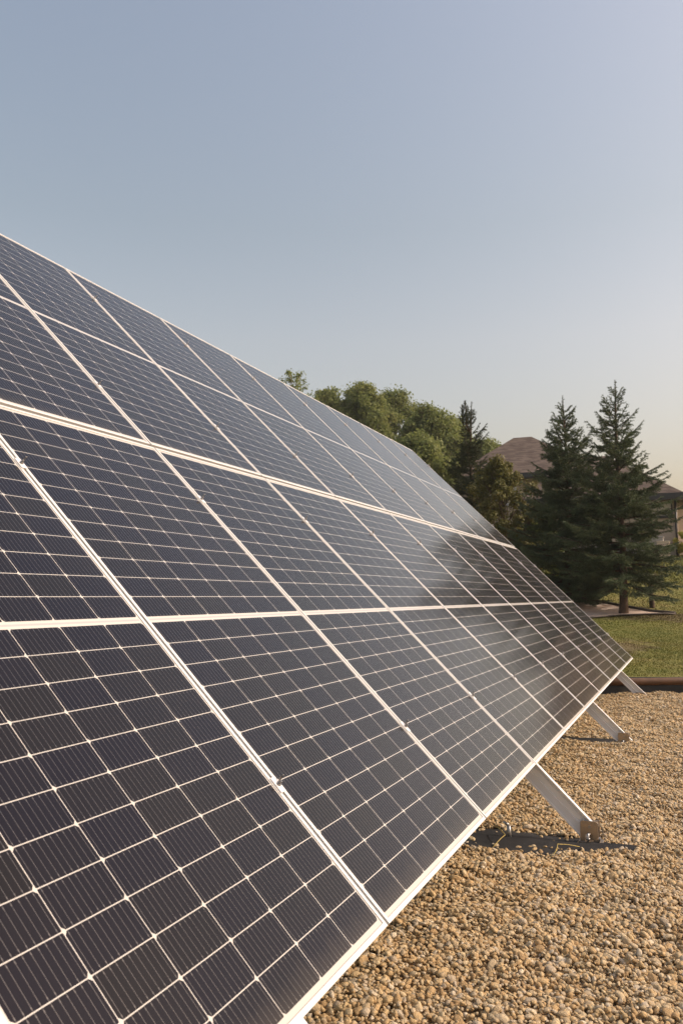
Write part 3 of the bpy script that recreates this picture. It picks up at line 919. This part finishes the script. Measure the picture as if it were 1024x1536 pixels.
def leafy(seed, H, Rc, zc0, nclump, nleaf, leaf, wood_r=0.14, squash=1.0, spread=1.0, shell=0.6):
    """broad-leaved tree: trunk, limbs to clump centres, leaves spread through the clumps"""
    r = np.random.default_rng(seed)
    tr, wd = MB(), MB()
    zs = np.linspace(-0.3, H * 0.9, 9)
    lean = r.normal(0, 0.03, 2)
    tr.tube([(lean[0] * z, lean[1] * z, z) for z in zs], [wood_r * (1 - 0.92 * max(z, 0) / (H * .9)) for z in zs], 8)
    V = []; F = []
    cents = []
    for i in range(nclump):
        f = (i + r.random()) / nclump
        z = zc0 + (H - zc0) * f
        prof = math.sin(math.pi * min(1, 0.12 + 0.88 * f)) ** 0.7 if f < 0.93 else 0.25
        a = i * 2.399 + r.normal(0, 0.4); rr = Rc * prof * math.sqrt(r.uniform(0.05, 1.0)) * spread
        cents.append((rr * math.cos(a) + lean[0] * z, rr * math.sin(a) + lean[1] * z, z - 0.05 * Rc))
    for c in cents:
        cs = Rc * r.uniform(0.14, 0.32) * (1.0 if nclump < 130 else 1.05)
        c = np.array(c)
        z0_ = max(0.3, c[2] - (abs(c[0]) + abs(c[1])) * 0.8 - 0.4)
        wd.tube([(lean[0] * z0_, lean[1] * z0_, z0_), tuple(np.array([c[0] * .55, c[1] * .55, z0_ * .45 + c[2] * .55])), tuple(c)], [wood_r * .35, wood_r * .2, 0.012], 5, cap=False)
        n = int(nleaf / nclump * r.uniform(0.7, 1.3))
        d = r.normal(0, 1, (n, 3)); d /= np.linalg.norm(d, axis=1)[:, None]
        rad = cs * (shell + (1 - shell) * r.random(n)) * r.uniform(0.55, 1.15, n)
        P = c + d * rad[:, None] * np.array([1, 1, 0.85 * squash])
        Nn = d + r.normal(0, 0.75, (n, 3)); Nn[:, 2] += 0.3; Nn /= np.linalg.norm(Nn, axis=1)[:, None]
        S = np.cross(Nn, r.normal(0, 1, (n, 3))); S /= np.linalg.norm(S, axis=1)[:, None]
        T = np.cross(Nn, S)
        l = leaf * r.uniform(0.6, 1.25, n)[:, None]
        V.append(np.stack([P - T * l * .5, P + S * l * .36, P + T * l * .55, P - S * l * .36], 1).reshape(-1, 3))
    V = np.concatenate(V)
    return tr, wd, arr_mesh('crown', V, np.arange(len(V)).reshape(-1, 4))

def make_leafy(name, label, loc, mat, bark, group=None, cat='tree', scale=1.0, rot=0, **kw):
    tr, wd, cm = leafy(**kw)
    root = empty(name, loc, (0, 0, rot))
    tr.build('trunk', bark, root); wd.build('limbs', bark, root); link('crown', cm, mat, root)
    tag(root, label, cat, group)
    return root

G_W = 'broad-leaved trees behind the array'
wood = [  # px, top row, Y, radius, label
    (497, 584, 52, 2.9, 'small rounded tree top just peeking over the panel edge, leftmost of the wood'),
    (527, 582, 55, 3.3, 'full green tree, second from the left of the wood behind the panels'),
    (562, 580, 53, 3.2, 'olive green tree in the middle of the wood, its pointed top the highest'),
    (603, 587, 57, 3.6, 'broad leafy tree in the right half of the wood, behind the upper panels'),
    (640, 612, 50, 3.2, 'leafy tree sloping down at the right side of the wood'),
    (628, 655, 40, 2.4, 'lower yellowish tree in front of the wood, right above the far panel corner'),
    (676, 628, 52, 3.0, 'darker leafy tree directly left of the spiky spruce'),
    (722, 662, 47, 2.6, 'light green tree top between the spiky spruce and the house roof'),
]
for i, (px, py, Y, rc, lb) in enumerate(wood):
    p = spot(px, Y)
    make_leafy('leafy_tree', lb, p, M_leaf, M_bark2, G_W, seed=100 + i, H=z_at(py, px, Y) - p.z, Rc=rc, zc0=2.0,
               nclump=150, nleaf=56000, leaf=0.18, shell=0.1, rot=i * 1.3)
p = spot(441, 38)
make_leafy('slender_tree', 'sparse twiggy tree tip showing alone above the panel edge', p, M_leaf, M_bark2, None, seed=140,
           H=z_at(549, 441, 38) - p.z, Rc=1.9, zc0=3.0, nclump=120, nleaf=5200, leaf=0.12, wood_r=0.08, shell=0.1)
p = spot(762, 23.5)
make_leafy('leafy_shrub', 'loose yellow-green bushy tree between the spiky spruce and the dense spruce', p, M_leaf2, M_bark, None, seed=151,
           H=z_at(688, 762, 23.5) - p.z, Rc=1.35, zc0=0.5, nclump=75, nleaf=26000, leaf=0.085, wood_r=0.06, shell=0.3)
p = spot(800, 24.6)
make_leafy('leafy_shrub', 'low dark green bush under the dense spruce, partly behind the panels', p, M_leaf, M_bark, None, seed=152,
           H=2.2, Rc=1.2, zc0=0.2, nclump=50, nleaf=15000, leaf=0.09, wood_r=0.05, shell=0.3)
p = spot(972, 21.5)
make_leafy('young_tree', 'thin dark sapling stem half hidden behind the rightmost spruce', p, M_leaf, M_bark, None, seed=160,
           H=2.2, Rc=0.45, zc0=0.75, nclump=14, nleaf=2500, leaf=0.07, wood_r=0.075, shell=0.3)

# ------------------------------------------------------------------ house
def hip_roof(mb, x0, x1, y0, y1, z, rx0, rx1, rz, ry=None, mi=0):
    ry = (y0 + y1) / 2 if ry is None else ry
    th = 0.06
    vs = [(x0, y0, z), (x1, y0, z), (x1, y1, z), (x0, y1, z), (rx0, ry, rz), (rx1, ry, rz),
          (x0, y0, z - th), (x1, y0, z - th), (x1, y1, z - th), (x0, y1, z - th)]
    mb.add(vs, [(0, 1, 5, 4), (1, 2, 5), (2, 3, 4, 5), (3, 0, 4), (0, 6, 7, 1), (1, 7, 8, 2), (2, 8, 9, 3), (3, 9, 6, 0), (6, 9, 8, 7)], mi)

def window(parent, x0, x1, z0, z1, y, mframe, mull=0, sill=True):
    """in a wall facing -Y at y"""
    b = MB(); w_ = 0.06
    b.box((x0, y - 0.045, z0), (x1, y + 0.02, z0 + w_)); b.box((x0, y - 0.045, z1 - w_), (x1, y + 0.02, z1))
    b.box((x0, y - 0.045, z0 + w_ + .001), (x0 + w_, y + 0.02, z1 - w_ - .001)); b.box((x1 - w_, y - 0.045, z0 + w_ + .001), (x1, y + 0.02, z1 - w_ - .001))
    for k in range(mull):
        xm = x0 + (x1 - x0) * (k + 1) / (mull + 1); b.box((xm - .03, y - 0.04, z0 + w_ + .001), (xm + .03, y + 0.02, z1 - w_ - .001))
    fr = b.build('window', mframe, parent)
    b = MB(); b.box((x0 + w_ + .002, y - 0.012, z0 + w_ + .002), (x1 - w_ - .002, y - 0.006, z1 - w_ - .002)); b.build('pane', M_glasswin, fr)
    if sill:
        b = MB(); b.box((x0 - .05, y - 0.085, z0 - 0.05), (x1 + .05, y - 0.001, z0 - 0.003)); b.build('sill', mframe, fr)
    return fr

def house():
    YF, YM = 34.0, 40.0                      # front wall of the right wing, of the main block
    wx = lambda px, Y: at_px(px, Y)
    gz_ = 2.6
    root = empty('house', (wx(900, 36), 36, gz_))
    off = root.location
    def B(mb, name, mat, par=None):
        for i, v in enumerate(mb.v): mb.v[i] = (v[0] - off.x, v[1] - off.y, v[2] - off.z)
        return mb.build(name, mat, par or root)
    # main block
    mx0, mx1 = wx(672, YM), wx(905, YM)
    ez = z_at(709, 790, YM); 
    b = MB(); b.box((mx0 + .5, YM + .5, gz_ - 1), (mx1, YM + 9, ez - 0.10))
    # right wing with an angled bay on its corner
    rx0, rx1 = wx(800, YF), wx(1015, YF)
    ez2 = z_at(741, 1010, YF)
    b.box((rx0, YF, gz_ - 1), (rx1, YF + 5.97, ez2 - 0.10))
    ang = [(rx1, YF + 1.2), (rx1 + 8, YF + 6.0), (rx1 + 8, YF + 12), (rx1, YF + 12)]
    b.prism([p_ for p_ in ang], lambda p_, t: (p_[0] + 0.003, p_[1], t), gz_ - 1, ez2 - 0.12)
    B(b, 'wall', M_stucco)
    b = MB()
    ym = (YM + YM + 9.5) / 2
    rz = z_at(656, 785, ym)
    hip_roof(b, mx0, mx1, YM, YM + 9.5, ez, wx(772, ym), wx(799, ym), rz)
    # wing roof: hip falling to the right corner
    yr = YF + 3.0
    rz2 = z_at(684, 905, yr)
    hip_roof(b, rx0 - 0.5, wx(1026, YF), YF - 0.5, YF + 6.6, ez2, wx(850, yr), wx(912, yr), rz2)
    ev = [(rx1 + 0.35, YF + 0.85), (rx1 + 8.5, YF + 5.75), (rx1 + 8.5, YF + 12.4), (rx1 + 0.35, YF + 12.4)]
    b.add([(p_[0], p_[1], ez2 - 0.09) for p_ in ev] + [(rx1 + 5.2, YF + 9, ez2 + 1.6)] + [(p_[0], p_[1], ez2 - 0.118) for p_ in ev],
          [(0, 1, 4), (1, 2, 4), (2, 3, 4), (3, 0, 4), (0, 5, 6, 1), (1, 6, 7, 2), (2, 7, 8, 3), (3, 8, 5, 0), (5, 8, 7, 6)])
    B(b, 'roof', M_roof)
    b = MB()
    b.box((mx0, YM - 0.12, ez - 0.26), (mx1, YM - 0.005, ez - 0.01)); b.box((mx0, YM - 0.004, ez - 0.26), (mx1, YM + 0.5, ez - 0.20))
    B(b, 'gutter', M_soffit); b = MB()
    b.box((rx0 - 0.5, YF - 0.62, ez2 - 0.27), (wx(1026, YF), YF - 0.505, ez2 - 0.01)); b.box((rx0 - 0.5, YF - 0.504, ez2 - 0.27), (wx(1026, YF), YF - 0.002, ez2 - 0.21))
    b.box((wx(1026, YF) + 0.004, YF - 0.62, ez2 - 0.27), (wx(1026, YF) + 0.11, YF + 3, ez2 - 0.015))
    B(b, 'gutter', M_soffit)
    b = MB()
    b.tube([(rx1 - 0.06, YF - 0.06, ez2 - 0.28), (rx1 - 0.06, YF - 0.06, gz_ + .1)], 0.05, 8)
    B(b, 'downspout', M_dframe)
    b = MB(); b.box((rx0 - .02, YF - 0.03, gz_ - 1.0), (rx1 + .02, YF - 0.003, z_at(818, 1000, YF)))
    B(b, 'foundation', M_conc)
    def win(x0, x1, z0, z1, y, mf, mull):
        f = window(None, x0 - off.x, x1 - off.x, z0 - off.z, z1 - off.z, y - off.y, mf, mull)
        f.parent = root
    win(wx(958, YF), wx(1008, YF), z_at(776, 985, YF), z_at(749, 985, YF), YF, M_dframe, 0)
    win(wx(868, YF), wx(918, YF), z_at(776, 890, YF), z_at(749, 890, YF), YF, M_dframe, 0)
    win(wx(792, YM + .5), wx(806, YM + .5), z_at(757, 800, YM + .5), z_at(728, 800, YM + .5), YM + .5, M_wframe, 0)
    win(wx(740, YM + .5), wx(775, YM + .5), z_at(757, 760, YM + .5), z_at(728, 760, YM + .5), YM + .5, M_wframe, 1)
    # tall window in the sunlit angled bay
    d = Vector((8, 4.8, 0)).normalized(); nrm = Vector((d.y, -d.x, 0)); o_ = Vector((rx1 + 0.003, YF + 1.2, 0)) - off; o_.z = 0
    b = MB()
    def q(a, dn, z): v = o_ + d * a + nrm * dn; return (v.x, v.y, z - off.z)
    z0_, z1_ = z_at(778, 1020, YF + 1.4), z_at(752, 1020, YF + 1.4)
    b.add([q(1.2, .03, z0_), q(2.3, .03, z0_), q(2.3, .03, z1_), q(1.2, .03, z1_), q(1.2, -.02, z0_), q(2.3, -.02, z0_), q(2.3, -.02, z1_), q(1.2, -.02, z1_)],
          [(0, 1, 2, 3), (7, 6, 5, 4), (0, 4, 5, 1), (1, 5, 6, 2), (2, 6, 7, 3), (3, 7, 4, 0)])
    f = b.build('window', M_dframe, root)
    tag(root, 'beige house with brown shingled hip roofs and dark eaves behind the spruces', 'house')
    # things by the wall
    x_ = wx(992, YF - 0.8); zg = float(lawn_z(x_, YF - 0.8))
    b = MB(); b.box((-0.24, -0.2, 0.0), (0.24, 0.2, 0.62)); b.box((-0.26, -0.22, 0.623), (0.26, 0.22, 0.66)); b.box((-0.2, -0.212, 0.08), (0.2, -0.203, 0.56))
    o = b.build('utility_box', simple('cream_box', (0.62, 0.50, 0.38), 0.5), None, 0.008); o.location = (x_, YF - 0.8, zg)
    tag(o, 'small cream utility box on the lawn against the house wall', 'utility box')
    x_ = wx(976, YF - 0.6); zg = float(lawn_z(x_, YF - 0.6))
    b = MB(); b.box((-0.42, -0.35, 0.0), (0.42, 0.35, 0.72)); b.box((-0.44, -0.37, 0.723), (0.44, 0.37, 0.78))
    for k in range(7): b.box((-0.38, -0.362, 0.08 + k * .085), (0.38, -0.352, 0.12 + k * .085))
    o = b.build('cooling_unit', M_conc, None, 0.01); o.location = (x_, YF - 0.6, zg)
    tag(o, 'grey louvred cooling unit beside the cream utility box', 'cooling unit')
    x_ = wx(1030, YF - 0.4)
    make_leafy('yellow_shrub', 'bright yellow-green shrub at the right corner of the house', Vector((x_, YF - 0.4, float(lawn_z(x_, YF - .4)))), M_leaf3, M_bark, None, 'shrub', seed=170,
               H=1.15, Rc=0.6, zc0=0.15, nclump=30, nleaf=6000, leaf=0.07, wood_r=0.03, shell=0.3)
house()

# ------------------------------------------------------------------ smoky air
b = MB()
b.box((-2700, -2700, -1.4), (2700, 2700, 19.5))
hz = NT('smoky_air')
vol = hz.n('ShaderNodeVolumePrincipled', {'Color': c4(0.86, 0.88, 0.90), 'Density': 0.0005, 'Anisotropy': 0.3})
hz.t.links.new(vol.outputs[0], hz.out.inputs['Volume'])
tag(b.build('haze', hz.m), 'thin pale smoke haze in the air over the whole yard', 'haze', kind='stuff')
